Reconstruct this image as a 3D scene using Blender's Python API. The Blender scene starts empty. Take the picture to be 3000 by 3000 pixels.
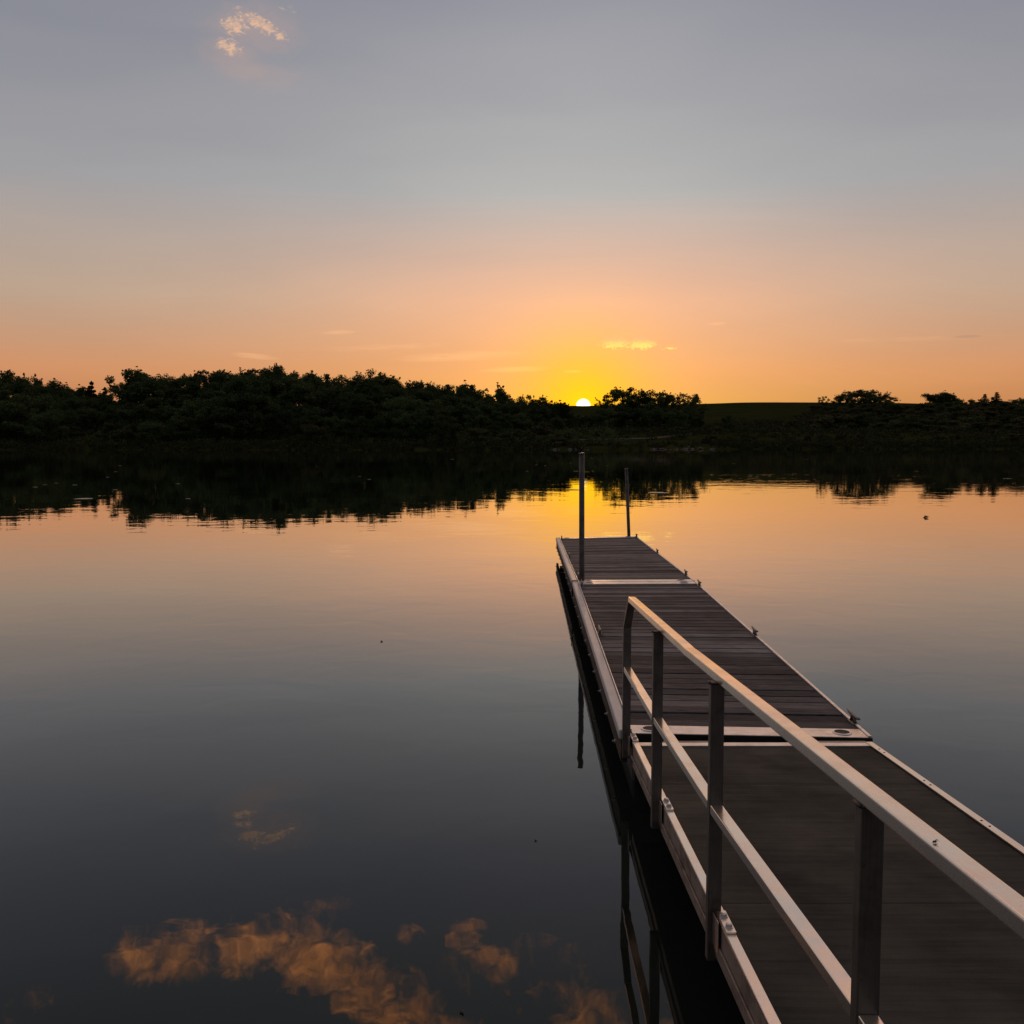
import bpy, bmesh, math, random
import numpy as np
from mathutils import Vector, Matrix
R = math.radians
rnd = random.Random(11)
sc = bpy.context.scene
col = sc.collection

# ------------------------------------------------------------------ camera
HC = 2.13; F = 2850.0; PITCH = math.atan(205.0 / F)
cam = bpy.data.cameras.new('camera'); camo = bpy.data.objects.new('camera', cam); col.objects.link(camo)
cam.sensor_width = 36; cam.lens = 36 * F / 3000; cam.clip_start = 0.05; cam.clip_end = 20000
camo.location = (0, 0, HC); camo.rotation_euler = (math.pi / 2 - PITCH, 0, 0)
sc.camera = camo
CP, SP = math.cos(PITCH), math.sin(PITCH)
def ray(u, v):
    a = (u - 1500) / F; b = (1500 - v) / F
    return Vector((a, CP + b * SP, -SP + b * CP))
def at(u, v, Y):
    d = ray(u, v); return Vector((0, 0, HC)) + d * (Y / d.y)
def at_x(u, v, x):
    d = ray(u, v); return Vector((0, 0, HC)) + d * (x / d.x)
def at_z(u, v, z):
    d = ray(u, v); return Vector((0, 0, HC)) + d * ((z - HC) / d.z)
K = 3000 / 1932.0                                   # measurements taken on a 1932 px view
def azel(x, y, mirror=False):
    d = ray(x * K, y * K).normalized()
    el = math.degrees(math.asin(d.z)); az = math.degrees(math.atan2(d.x, d.y))
    return az, (-el if mirror else el)

# ------------------------------------------------------------------ object helpers
def tag(o, label=None, cat=None, group=None, kind=None):
    if label: o['label'] = label
    if cat: o['category'] = cat
    if group: o['group'] = group
    if kind: o['kind'] = kind
    return o
def empty(name, loc=(0, 0, 0)):
    o = bpy.data.objects.new(name, None); col.objects.link(o); o.location = loc; o.empty_display_size = .2
    return o
def link(name, me, mat, parent=None):
    o = bpy.data.objects.new(name, me); col.objects.link(o)
    if mat and not me.materials: me.materials.append(mat)
    if parent is not None:
        o.parent = parent
        o.location = -parent.location if parent.type == 'EMPTY' else (0, 0, 0)
    return o

class MB:
    def __init__(s): s.v = []; s.f = []; s.tint = []; s.cur = .5
    def add(s, vs, fs):
        n = len(s.v); s.v += [tuple(p) for p in vs]; s.f += [tuple(i + n for i in f) for f in fs]
        s.tint += [s.cur] * len(fs)
    def hexa(s, c):                                  # 8 corners: bottom 4 ring, top 4 ring
        s.add(c, [(3, 2, 1, 0), (4, 5, 6, 7), (0, 1, 5, 4), (1, 2, 6, 5), (2, 3, 7, 6), (3, 0, 4, 7)])
    def box(s, x0, x1, y0, y1, z0, z1):
        s.hexa([(x0, y0, z0), (x1, y0, z0), (x1, y1, z0), (x0, y1, z0), (x0, y0, z1), (x1, y0, z1), (x1, y1, z1), (x0, y1, z1)])
    def sweep(s, st):                                # st: list of 4-corner rings
        n = len(st)
        vs = [p for r in st for p in r]
        fs = [(3, 2, 1, 0), tuple(4 * (n - 1) + i for i in range(4))]
        for i in range(n - 1):
            for k in range(4):
                a = 4 * i + k; b = 4 * i + (k + 1) % 4
                fs.append((a, b, b + 4, a + 4))
        s.add(vs, fs)
    def tube(s, pts, rad, n=10, cap=True):
        pts = [Vector(p) for p in pts]; rings = []
        for i, p in enumerate(pts):
            t = (pts[min(i + 1, len(pts) - 1)] - pts[max(i - 1, 0)]).normalized()
            a = t.orthogonal().normalized() if abs(t.z) > .9 else t.cross(Vector((0, 0, 1))).normalized()
            if abs(t.z) > .9: a = Vector((1, 0, 0)) - t * t.x; a.normalize()
            b = t.cross(a); r = rad[i] if isinstance(rad, (list, tuple)) else rad
            rings.append([p + a * (r * math.cos(2 * math.pi * k / n)) + b * (r * math.sin(2 * math.pi * k / n)) for k in range(n)])
        vs = [q for r in rings for q in r]; fs = []
        for i in range(len(pts) - 1):
            for k in range(n):
                a0 = i * n + k; a1 = i * n + (k + 1) % n
                fs.append((a0, a1, a1 + n, a0 + n))
        if cap: fs += [tuple(range(n))[::-1], tuple((len(pts) - 1) * n + k for k in range(n))]
        s.add(vs, fs)
    def build(s, name, mat, parent=None, bevel=0, smooth=False, tint=False, seg=2):
        me = bpy.data.meshes.new(name); me.from_pydata(s.v, [], s.f)
        if tint:
            at_ = me.attributes.new('tint', 'FLOAT', 'FACE'); at_.data.foreach_set('value', s.tint)
        bm = bmesh.new(); bm.from_mesh(me); bmesh.ops.recalc_face_normals(bm, faces=bm.faces)
        if bevel:
            ed = [e for e in bm.edges if len(e.link_faces) == 2 and e.calc_face_angle(0) > .5]
            bmesh.ops.bevel(bm, geom=ed, offset=bevel, segments=seg, affect='EDGES', profile=.6, clamp_overlap=True)
        bm.to_mesh(me); bm.free()
        if smooth: me.polygons.foreach_set('use_smooth', [True] * len(me.polygons))
        return link(name, me, mat, parent)

# ------------------------------------------------------------------ materials
def material(name):
    m = bpy.data.materials.new(name); m.use_nodes = True
    return m, m.node_tree, m.node_tree.nodes['Principled BSDF']
def N(nt, typ, **kw):
    n = nt.nodes.new(typ)
    for k, v in kw.items():
        if k in n.inputs: n.inputs[k].default_value = v
        else: setattr(n, k, v)
    return n
def ramp(nt, fac, stops, interp='LINEAR'):
    r = nt.nodes.new('ShaderNodeValToRGB'); r.color_ramp.interpolation = interp
    el = r.color_ramp.elements
    while len(el) < len(stops): el.new(.5)
    for e, (p, c) in zip(el, stops):
        e.position = p; e.color = (*c, 1) if len(c) == 3 else c
    nt.links.new(fac, r.inputs[0]); return r.outputs[0]
def noise(nt, vec, scale, detail=4, rough=.55, mapping=None, dist=0, rot=0):
    n = N(nt, 'ShaderNodeTexNoise'); n.inputs['Scale'].default_value = scale; n.inputs['Detail'].default_value = detail
    n.inputs['Roughness'].default_value = rough; n.inputs['Distortion'].default_value = dist
    if mapping:
        mp = N(nt, 'ShaderNodeMapping'); mp.inputs['Scale'].default_value = mapping; mp.inputs['Rotation'].default_value = (0, 0, rot)
        nt.links.new(vec, mp.inputs[0]); vec = mp.outputs[0]
    nt.links.new(vec, n.inputs['Vector']); return n.outputs['Fac']
def math_(nt, op, a, b=None, c=None, clamp=False):
    n = nt.nodes.new('ShaderNodeMath'); n.operation = op; n.use_clamp = clamp
    for i, x in enumerate((a, b, c)):
        if x is None: continue
        if isinstance(x, (int, float)): n.inputs[i].default_value = x
        else: nt.links.new(x, n.inputs[i])
    return n.outputs[0]
def mixc(nt, fac, a, b, mode='MIX'):
    n = nt.nodes.new('ShaderNodeMix'); n.data_type = 'RGBA'; n.blend_type = mode
    for i, x in ((0, fac), (6, a), (7, b)):
        if isinstance(x, (int, float)): n.inputs[i].default_value = x
        elif isinstance(x, tuple): n.inputs[i].default_value = (*x, 1)
        else: nt.links.new(x, n.inputs[i])
    return n.outputs[2]
def bump(nt, b, h, strength, dist):
    n = N(nt, 'ShaderNodeBump'); n.inputs['Strength'].default_value = strength; n.inputs['Distance'].default_value = dist
    nt.links.new(h, n.inputs['Height']); nt.links.new(n.outputs[0], b.inputs['Normal'])
def pos(nt): return nt.nodes.new('ShaderNodeTexCoord').outputs['Object']

def mat_wood():
    m, nt, b = material('weathered_plank')
    p = pos(nt)
    a = N(nt, 'ShaderNodeAttribute', attribute_name='tint')
    grain = noise(nt, p, 1, 8, .7, (5, 95, 95), .3)
    fine = noise(nt, p, 1, 5, .6, (14, 420, 420))
    blot = noise(nt, p, 1.6, 4, .6)
    base = ramp(nt, a.outputs['Fac'], [(0, (.058, .060, .064)), (.5, (.122, .125, .132)), (1, (.225, .228, .238))])
    g = ramp(nt, grain, [(.30, (.15, .13, .13)), (.44, (.75, .73, .72)), (.58, (1.15, 1.13, 1.11)), (.74, (1.9, 1.85, 1.8))])
    c = mixc(nt, 1, base, g, 'MULTIPLY')
    c = mixc(nt, 1, c, ramp(nt, fine, [(.3, (.7, .7, .7)), (.7, (1.25, 1.25, 1.25))]), 'MULTIPLY')
    c = mixc(nt, 1, c, ramp(nt, blot, [(.3, (.62, .6, .6)), (.65, (1.12, 1.12, 1.12))]), 'MULTIPLY')
    vor = N(nt, 'ShaderNodeTexVoronoi'); vor.inputs['Scale'].default_value = 1
    mp = N(nt, 'ShaderNodeMapping'); mp.inputs['Scale'].default_value = (3.2, 9, 9); nt.links.new(p, mp.inputs[0]); nt.links.new(mp.outputs[0], vor.inputs['Vector'])
    knot = ramp(nt, vor.outputs['Distance'], [(.06, (.3, .27, .25)), (.14, (1, 1, 1))])
    c = mixc(nt, .8, c, knot, 'MULTIPLY')
    nt.links.new(c, b.inputs['Base Color'])
    nt.links.new(ramp(nt, grain, [(.3, (.85,) * 3), (.8, (.55,) * 3)]), b.inputs['Roughness'])
    b.inputs['Specular IOR Level'].default_value = .10
    bump(nt, b, mixc(nt, .5, grain, fine), .7, .004)
    return m
def mat_metal(name, base, rough, metallic=.9, dirt=.5, brush=(6, 220, 220), dirt_scale=9, bc=.15):
    m, nt, b = material(name); p = pos(nt)
    br = noise(nt, p, 1, 4, .6, brush); dn = noise(nt, p, dirt_scale, 6, .65); sp = noise(nt, p, 60, 3, .5)
    c = mixc(nt, 1, base, ramp(nt, br, [(.3, (1 - bc,) * 3), (.7, (1 + bc * .8,) * 3)]), 'MULTIPLY')
    c = mixc(nt, dirt, c, ramp(nt, dn, [(.30, (.30, .25, .21)), (.52, (.95, .93, .9)), (.8, (1.1, 1.1, 1.1))]), 'MULTIPLY')
    c = mixc(nt, dirt * .8, c, ramp(nt, sp, [(.24, (.25, .22, .2)), (.31, (1, 1, 1))]), 'MULTIPLY')
    nt.links.new(c, b.inputs['Base Color']); b.inputs['Metallic'].default_value = metallic
    nt.links.new(ramp(nt, dn, [(.3, (min(1, rough + .14),) * 3), (.7, (rough,) * 3)]), b.inputs['Roughness'])
    bump(nt, b, mixc(nt, .7, br, dn), .5, .00006)
    return m
def mat_plain(name, c0, c1, rough=.8, scale=6, spec=.3, bscale=40, bdist=.004, mapping=None):
    m, nt, b = material(name); p = pos(nt)
    n1 = noise(nt, p, scale, 6, .6, mapping); n2 = noise(nt, p, bscale, 4, .6)
    nt.links.new(ramp(nt, n1, [(.3, c0), (.7, c1)]), b.inputs['Base Color'])
    b.inputs['Roughness'].default_value = rough; b.inputs['Specular IOR Level'].default_value = spec
    bump(nt, b, n2, .5, bdist)
    return m
def mat_floor():
    m, nt, b = material('gangway_floor_coating'); p = pos(nt)
    streak = noise(nt, p, 1, 6, .72, (1.6, 42, 42)); blot = noise(nt, p, 2.3, 5, .6); grit = noise(nt, p, 260, 3, .6)
    c = ramp(nt, streak, [(.3, (.030, .034, .032)), (.5, (.046, .051, .048)), (.72, (.062, .067, .061))])
    c = mixc(nt, .8, c, ramp(nt, blot, [(.3, (.55, .55, .54)), (.5, (1, 1, .98)), (.7, (1.35, 1.3, 1.22))]), 'MULTIPLY')
    c = mixc(nt, .6, c, ramp(nt, grit, [(.3, (.75,) * 3), (.75, (1.35,) * 3)]), 'MULTIPLY')
    scr = noise(nt, p, 1, 2, .4, (2.0, 34, 5), .6)
    c = mixc(nt, ramp(nt, scr, [(.73, (0, 0, 0)), (.76, (.45,) * 3)]), c, (.10, .088, .075))
    nt.links.new(c, b.inputs['Base Color']); b.inputs['Specular IOR Level'].default_value = .06
    nt.links.new(ramp(nt, blot, [(.3, (.8,) * 3), (.7, (.62,) * 3)]), b.inputs['Roughness'])
    bump(nt, b, mixc(nt, .5, grit, streak), .5, .002)
    return m
def mat_leaf(name, c0, c1):
    m, nt, b = material(name); p = pos(nt)
    oi = nt.nodes.new('ShaderNodeObjectInfo'); n1 = noise(nt, p, .45, 3, .6)
    f = math_(nt, 'ADD', math_(nt, 'MULTIPLY', oi.outputs['Random'], .5), math_(nt, 'MULTIPLY', n1, .6), clamp=True)
    c = ramp(nt, f, [(.15, c0), (.9, c1)])
    nt.links.new(c, b.inputs['Base Color']); b.inputs['Roughness'].default_value = .75; b.inputs['Specular IOR Level'].default_value = .06
    tr = nt.nodes.new('ShaderNodeBsdfTranslucent'); nt.links.new(c, tr.inputs[0])
    mx = nt.nodes.new('ShaderNodeMixShader'); mx.inputs[0].default_value = .22
    nt.links.new(b.outputs[0], mx.inputs[1]); nt.links.new(tr.outputs[0], mx.inputs[2])
    nt.links.new(mx.outputs[0], nt.nodes['Material Output'].inputs[0])
    return m
def mat_water():
    m, nt, b = material('lake_water'); p = pos(nt)
    big = noise(nt, p, .36, 1.5, .4, (1, 1.25, 1), .5, R(24)); mid = noise(nt, p, 1.35, 2.5, .42, (1, 1.25, 1), .6, R(-33)); fine = noise(nt, p, 6, 1, .4, (1, 1.3, 1), .4, R(51))
    patch = noise(nt, p, 1, 3, .5, (.03, .09, 1))
    amp = ramp(nt, patch, [(.35, (.4,) * 3), (.7, (1.3,) * 3)])
    h = math_(nt, 'ADD', math_(nt, 'MULTIPLY', big, 1.5), math_(nt, 'ADD', math_(nt, 'MULTIPLY', mid, .60), math_(nt, 'MULTIPLY', fine, .022)))
    h = math_(nt, 'MULTIPLY', h, amp)
    bn = N(nt, 'ShaderNodeBump'); bn.inputs['Strength'].default_value = 1; bn.inputs['Distance'].default_value = .0042
    nt.links.new(h, bn.inputs['Height'])
    fr = nt.nodes.new('ShaderNodeFresnel'); fr.inputs['IOR'].default_value = 1.333; nt.links.new(bn.outputs[0], fr.inputs['Normal'])
    f = ramp(nt, fr.outputs[0], [(0, (0,) * 3), (.02, (.02,) * 3), (.06, (.063,) * 3), (.13, (.155,) * 3), (.19, (.24,) * 3), (.33, (.44,) * 3), (.5, (.71,) * 3), (.75, (.90,) * 3), (1, (1,) * 3)])
    gl = nt.nodes.new('ShaderNodeBsdfGlossy'); gl.inputs['Roughness'].default_value = 0; gl.inputs['Color'].default_value = (1, 1, 1, 1); nt.links.new(bn.outputs[0], gl.inputs['Normal'])
    b.inputs['Base Color'].default_value = (.012, .0178, .0138, 1); b.inputs['Roughness'].default_value = 1; b.inputs['Specular IOR Level'].default_value = 0
    mx = nt.nodes.new('ShaderNodeMixShader'); nt.links.new(f, mx.inputs[0]); nt.links.new(b.outputs[0], mx.inputs[1]); nt.links.new(gl.outputs[0], mx.inputs[2])
    nt.links.new(mx.outputs[0], nt.nodes['Material Output'].inputs[0])
    return m
M = dict(
    wood=mat_wood(),
    rail=mat_metal('brushed_aluminium', (.97, .83, .70), .15, .95, .22, (420, 3, 420), 7, .04),  # warm tint puts the orange sky sheen into the base colour
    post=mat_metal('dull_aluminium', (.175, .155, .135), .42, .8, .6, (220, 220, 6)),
    plate=mat_metal('plate_aluminium', (.82, .80, .78), .33, .8, .35, (6, 60, 60)),
    bumper=mat_plain('pale_bumper', (.56, .56, .55), (.70, .70, .68), .45, 5, .4, 30, .002),
    side=mat_plain('stained_side_board', (.035, .026, .020), (.13, .10, .08), .8, 1, .3, 50, .004, (40, 3, 20)),
    curb=mat_metal('stained_channel', (.36, .30, .26), .5, .6, .8, (60, 4, 30)),
    dark=mat_plain('black_float', (.010, .010, .010), (.022, .021, .02), .6, 4, .3),
    pipe=mat_metal('galvanised_pipe', (.11, .10, .095), .45, .8, .7, (60, 60, 4)),
    steel=mat_metal('cleat_metal', (.22, .21, .20), .4, .85, .6),
    bolt=mat_metal('bolt_metal', (.62, .64, .66), .28, .9, .3),
    floor=mat_floor(),
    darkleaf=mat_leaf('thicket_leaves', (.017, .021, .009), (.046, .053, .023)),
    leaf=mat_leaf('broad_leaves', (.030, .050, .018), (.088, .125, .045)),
    needle=mat_leaf('needles', (.026, .036, .020), (.055, .07, .036)),
    scrub=mat_leaf('scrub_leaves', (.042, .050, .022), (.12, .12, .055)),
    bark=mat_plain('bark', (.035, .028, .022), (.075, .062, .05), .9, 3, .1),
    rock=mat_plain('shore_rock', (.06, .056, .052), (.17, .155, .14), .85, 3, .2, 12, .04),
    path=mat_plain('gravel_path', (.045, .041, .034), (.085, .076, .064), .95, 2, .1),
    pad=mat_plain('floating_leaf', (.16, .15, .09), (.30, .27, .17), .35, 12, .5),
    twig=mat_plain('wet_leaf', (.02, .015, .012), (.05, .038, .028), .5, 20, .4),
    fly=mat_plain('fly_body', (.008, .008, .009), (.016, .016, .018), .35, 30, .5),
    water=mat_water(),
)

# ------------------------------------------------------------------ sky and sun
SUN_AZ, SUN_EL = 4.17, 2.10
w = bpy.data.worlds.new("World"); sc.world = w; w.use_nodes = True
nt = w.node_tree; L = nt.links
bg = nt.nodes['Background']; wout = nt.nodes['World Output']
sk = N(nt, 'ShaderNodeTexSky'); sk.sky_type = 'NISHITA'; sk.sun_disc = False
sk.sun_elevation = R(SUN_EL); sk.sun_rotation = R(SUN_AZ); sk.dust_density = .6
bg.inputs[1].default_value = .05
tc = nt.nodes.new('ShaderNodeTexCoord')
nrm = N(nt, 'ShaderNodeVectorMath', operation='NORMALIZE'); L.new(tc.outputs['Generated'], nrm.inputs[0])
sep = nt.nodes.new('ShaderNodeSeparateXYZ'); L.new(nrm.outputs[0], sep.inputs[0])
DEG = 180 / math.pi
elv = math_(nt, 'MULTIPLY', math_(nt, 'ARCSINE', sep.outputs[2]), DEG)
azm = math_(nt, 'MULTIPLY', math_(nt, 'ARCTAN2', sep.outputs[0], sep.outputs[1]), DEG)
dot = N(nt, 'ShaderNodeVectorMath', operation='DOT_PRODUCT'); L.new(nrm.outputs[0], dot.inputs[0])
se, sa = R(SUN_EL), R(SUN_AZ)
SUN = Vector((math.sin(sa) * math.cos(se), math.cos(sa) * math.cos(se), math.sin(se)))
dot.inputs[1].default_value = SUN
cr = N(nt, 'ShaderNodeVectorMath', operation='CROSS_PRODUCT'); L.new(nrm.outputs[0], cr.inputs[0]); cr.inputs[1].default_value = SUN
ln = N(nt, 'ShaderNodeVectorMath', operation='LENGTH'); L.new(cr.outputs[0], ln.inputs[0])
ang = math_(nt, 'MULTIPLY', math_(nt, 'ARCTAN2', ln.outputs['Value'], dot.outputs['Value']), DEG)
e01 = math_(nt, 'DIVIDE', elv, 90, clamp=True)
A = ramp(nt, e01, [(0, (.40, .145, .07)), (2 / 90, (.45, .168, .08)), (4 / 90, (.555, .235, .118)), (8 / 90, (.47, .335, .25)),
                   (14 / 90, (.318, .312, .332)), (25 / 90, (.205, .211, .262)), (31 / 90, (.172, .180, .208)), (45 / 90, (.132, .148, .18)), (1, (.09, .10, .16))])
B = ramp(nt, e01, [(0, (0, .07, 0)), (2 / 90, (.02, .10, 0)), (4 / 90, (.14, .075, .012)), (8 / 90, (.30, .075, .015)),
                   (14 / 90, (.085, .105, .09)), (25 / 90, (.076, .067, .065)), (60 / 90, (0, 0, 0))])
daz = math_(nt, 'SUBTRACT', azm, SUN_AZ)
lobe = math_(nt, 'EXPONENT', math_(nt, 'MULTIPLY', math_(nt, 'POWER', math_(nt, 'DIVIDE', daz, 16), 2), -1))
g1 = math_(nt, 'EXPONENT', math_(nt, 'DIVIDE', ang, -1.4))
g2 = math_(nt, 'EXPONENT', math_(nt, 'MULTIPLY', math_(nt, 'POWER', math_(nt, 'DIVIDE', ang, 5), 2), -1))
def scale_c(c, f):
    return mixc(nt, 1, c, mixc(nt, f, (0, 0, 0), (1, 1, 1)), 'MULTIPLY')
# the eastern half of the dusk sky, away from the sun, is dimmer and bluer
mr = N(nt, 'ShaderNodeMapRange', interpolation_type='SMOOTHSTEP'); L.new(math_(nt, 'COSINE', math_(nt, 'DIVIDE', daz, DEG)), mr.inputs[0])
mr.inputs[1].default_value = -.6; mr.inputs[2].default_value = .75; mr.inputs[3].default_value = 0; mr.inputs[4].default_value = 1
low = math_(nt, 'SUBTRACT', 1, math_(nt, 'DIVIDE', elv, 60, clamp=True))
east = math_(nt, 'MULTIPLY', math_(nt, 'SUBTRACT', 1, mr.outputs[0]), low)
skyc = mixc(nt, east, A, (.10, .105, .135))
skyc = mixc(nt, 1, skyc, scale_c(B, lobe), 'ADD')
skyc = mixc(nt, 1, skyc, scale_c((.30, .235, 0), g1), 'ADD')
skyc = mixc(nt, 1, skyc, scale_c((.21, .085, 0), g2), 'ADD')
g3 = math_(nt, 'EXPONENT', math_(nt, 'MULTIPLY', math_(nt, 'POWER', math_(nt, 'DIVIDE', ang, 3.6), 2), -1))
skyc = mixc(nt, g3, skyc, mixc(nt, 1, skyc, (1, 1, .06), 'MULTIPLY'))
L.new(mixc(nt, 1, sk.outputs[0], mixc(nt, g3, (.3, .3, .3), (.3, .3, .02)), 'MULTIPLY'), bg.inputs[0])
# faint large-scale unevenness of the haze
vaz = nt.nodes.new('ShaderNodeCombineXYZ'); L.new(azm, vaz.inputs[0]); L.new(elv, vaz.inputs[1])
V = vaz.outputs[0]
veil = noise(nt, V, 1, 4, .55, (.045, .22, 1), .4)
skyc = mixc(nt, 1, skyc, ramp(nt, veil, [(.3, (.94, .95, .97)), (.7, (1.05, 1.04, 1.02))]), 'MULTIPLY')
def blob(px, py, rx, ry, rot=0, mirror=False, soft=1.0):
    a0, e0 = azel(px, py, mirror); a1, _ = azel(px + 10, py, mirror); _, e1 = azel(px, py + 10, mirror)
    sx = abs(a1 - a0) / 10; sy = abs(e1 - e0) / 10
    if mirror: rot = -rot
    dx = math_(nt, 'DIVIDE', math_(nt, 'SUBTRACT', azm, a0), sx); dy = math_(nt, 'DIVIDE', math_(nt, 'SUBTRACT', elv, e0), sy)
    c, s = math.cos(R(rot)), math.sin(R(rot))
    X = math_(nt, 'ADD', math_(nt, 'MULTIPLY', dx, c / rx), math_(nt, 'MULTIPLY', dy, s / rx))
    Y = math_(nt, 'ADD', math_(nt, 'MULTIPLY', dx, -s / ry), math_(nt, 'MULTIPLY', dy, c / ry))
    r2 = math_(nt, 'ADD', math_(nt, 'MULTIPLY', X, X), math_(nt, 'MULTIPLY', Y, Y))
    return math_(nt, 'MULTIPLY', math_(nt, 'SUBTRACT', 1, r2, clamp=True), soft)
def union(bl):
    o = bl[0]
    for b_ in bl[1:]: o = math_(nt, 'MAXIMUM', o, b_)
    return o
def cloud(mask, nz, lo, hi, k=1.0):
    d = math_(nt, 'SUBTRACT', math_(nt, 'ADD', mask, math_(nt, 'MULTIPLY', nz, k)), k * .5 + lo)
    mrn = N(nt, 'ShaderNodeMapRange', interpolation_type='SMOOTHSTEP'); L.new(d, mrn.inputs[0]); mrn.inputs[1].default_value = 0; mrn.inputs[2].default_value = hi
    return math_(nt, 'MULTIPLY', mrn.outputs[0], math_(nt, 'MULTIPLY', mask, 5, clamp=True))
puff = noise(nt, V, 1, 6, .62, (1.0, 1.5, 1), .6)
fine = noise(nt, V, 1, 7, .68, (2.6, 4.0, 1), .8)
wisp = noise(nt, V, 1, 6, .6, (.8, 9, 1), .6)
# pink haze round the small cloud, top left
hz = cloud(union([blob(462, 132, 85, 32), blob(480, 55, 130, 70), blob(505, 145, 120, 45, 0, False, .7), blob(440, 100, 90, 60)]), puff, .12, 1.6, .8)
skyc = mixc(nt, math_(nt, 'MULTIPLY', hz, .60), skyc, (.50, .33, .28))
c1 = cloud(union([blob(490, 44, 66, 19, -24), blob(443, 48, 38, 26, 0), blob(525, 66, 26, 13, -35), blob(432, 88, 38, 20, -15), blob(545, 20, 26, 14, 0, False, .45)]), fine, .36, .8, 2.7)
skyc = mixc(nt, math_(nt, 'MULTIPLY', c1, .85), skyc, ramp(nt, fine, [(.3, (.52, .36, .29)), (.6, (.80, .48, .30))]))
# little lit cloud above the sun and thin streaks
fine2 = noise(nt, V, 1, 6, .7, (4.5, 7, 1), 1.0)
c2 = cloud(union([blob(1162, 646, 42, 18), blob(1208, 648, 46, 17), blob(1262, 657, 26, 4, 0, False, .7)]), fine2, .46, .5, 3.0)
lit = N(nt, 'ShaderNodeMapRange'); L.new(elv, lit.inputs[0]); e_hi = azel(1188, 638)[1]; e_lo = azel(1188, 655)[1]
lit.inputs[1].default_value = e_lo; lit.inputs[2].default_value = e_hi
skyc = mixc(nt, math_(nt, 'MULTIPLY', c2, .85), skyc, ramp(nt, math_(nt, 'ADD', lit.outputs[0], math_(nt, 'MULTIPLY', math_(nt, 'SUBTRACT', fine2, .5), 2.2)), [(.25, (1.15, .78, .16)), (.8, (.86, .43, .20))]))
c3 = cloud(union([blob(970, 697, 95, 9, 2), blob(870, 672, 170, 13, 3), blob(640, 627, 50, 6, 2), blob(480, 672, 60, 8, -5), blob(1080, 701, 26, 5),
                  blob(1353, 611, 26, 5, 2), blob(720, 655, 190, 10, 3, False, .7), blob(1700, 640, 230, 8, -1, False, .6)]), wisp, .3, .9, 1.1)
skyc = mixc(nt, math_(nt, 'MULTIPLY', c3, .42), skyc, mixc(nt, g2, (.90, .47, .23), (1.2, .66, .15)))
c4 = cloud(blob(1827, 635, 40, 4, 0), wisp, .3, .6, .6)
skyc = mixc(nt, math_(nt, 'MULTIPLY', c4, .5), skyc, (.36, .21, .15))
# bank of lit clouds high above the frame (seen only mirrored in the lake)
vd = N(nt, 'ShaderNodeVectorMath', operation='ADD'); L.new(V, vd.inputs[0])
wn = N(nt, 'ShaderNodeTexNoise'); wn.inputs['Scale'].default_value = .5; wn.inputs['Detail'].default_value = 3; L.new(V, wn.inputs['Vector'])
wsc = N(nt, 'ShaderNodeVectorMath', operation='SCALE'); L.new(wn.outputs['Color'], wsc.inputs[0]); wsc.inputs[3].default_value = 2.4; L.new(wsc.outputs[0], vd.inputs[1])
swirl = noise(nt, vd.outputs[0], 1, 4, .5, (.5, .7, 1), .5)
dsw = noise(nt, vd.outputs[0], 1, 3, .5, (.9, 1.3, 1), .3)
MI = True
hi_ = union([blob(330, 1795, 150, 70, -5, MI), blob(470, 1790, 150, 66, 0, MI), blob(600, 1810, 150, 92, -25, MI), blob(720, 1880, 170, 80, -30, MI), blob(560, 1740, 160, 50, 0, MI, .4), blob(1000, 1830, 180, 90, 0, MI, .35), blob(860, 1960, 150, 60, -25, MI),
             blob(770, 1765, 40, 34, 0, MI, .8), blob(870, 1760, 60, 36, 0, MI, .7), blob(930, 1815, 70, 44, -20, MI, .85), blob(1080, 1900, 90, 60, -30, MI, .7), blob(1165, 1910, 60, 50, 0, MI, .75),
             blob(50, 1900, 80, 40, 0, MI, .5), blob(300, 2090, 500, 120, 0, MI, .8)])
c5 = cloud(hi_, math_(nt, 'ADD', math_(nt, 'MULTIPLY', swirl, .7), math_(nt, 'MULTIPLY', dsw, .3)), .20, 1.5, 3.0)
skyc = mixc(nt, c5, skyc, ramp(nt, dsw, [(.3, (1.4, .54, .19)), (.68, (2.9, 1.10, .36))]))
# orange clouds added out of view at upper right, to warm the rail tops
bx = math_(nt, 'DIVIDE', math_(nt, 'SUBTRACT', azm, 25), 21); by = math_(nt, 'DIVIDE', math_(nt, 'SUBTRACT', elv, 36.5), 10.5)
bm_ = math_(nt, 'SUBTRACT', 1, math_(nt, 'ADD', math_(nt, 'MULTIPLY', bx, bx), math_(nt, 'MULTIPLY', by, by)), clamp=True)
c6 = cloud(bm_, swirl, .08, .8, 1.6)
skyc = mixc(nt, c6, skyc, ramp(nt, dsw, [(.3, (1.3, .60, .27)), (.68, (3.0, 1.40, .58))]))
# thinner warm clouds, unseen, added overhead to warm the rails and deck
up = N(nt, 'ShaderNodeMapRange', interpolation_type='SMOOTHSTEP'); L.new(elv, up.inputs[0]); up.inputs[1].default_value = 33; up.inputs[2].default_value = 38
hn = noise(nt, nrm.outputs[0], 3.2, 6, .6, None, .6)
hc_ = N(nt, 'ShaderNodeMapRange', interpolation_type='SMOOTHSTEP'); L.new(hn, hc_.inputs[0]); hc_.inputs[1].default_value = .40; hc_.inputs[2].default_value = .66
skyc = mixc(nt, math_(nt, 'MULTIPLY', math_(nt, 'MULTIPLY', up.outputs[0], hc_.outputs[0]), math_(nt, 'MULTIPLY', mr.outputs[0], .8)), skyc, (1.15, .62, .38))
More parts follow.
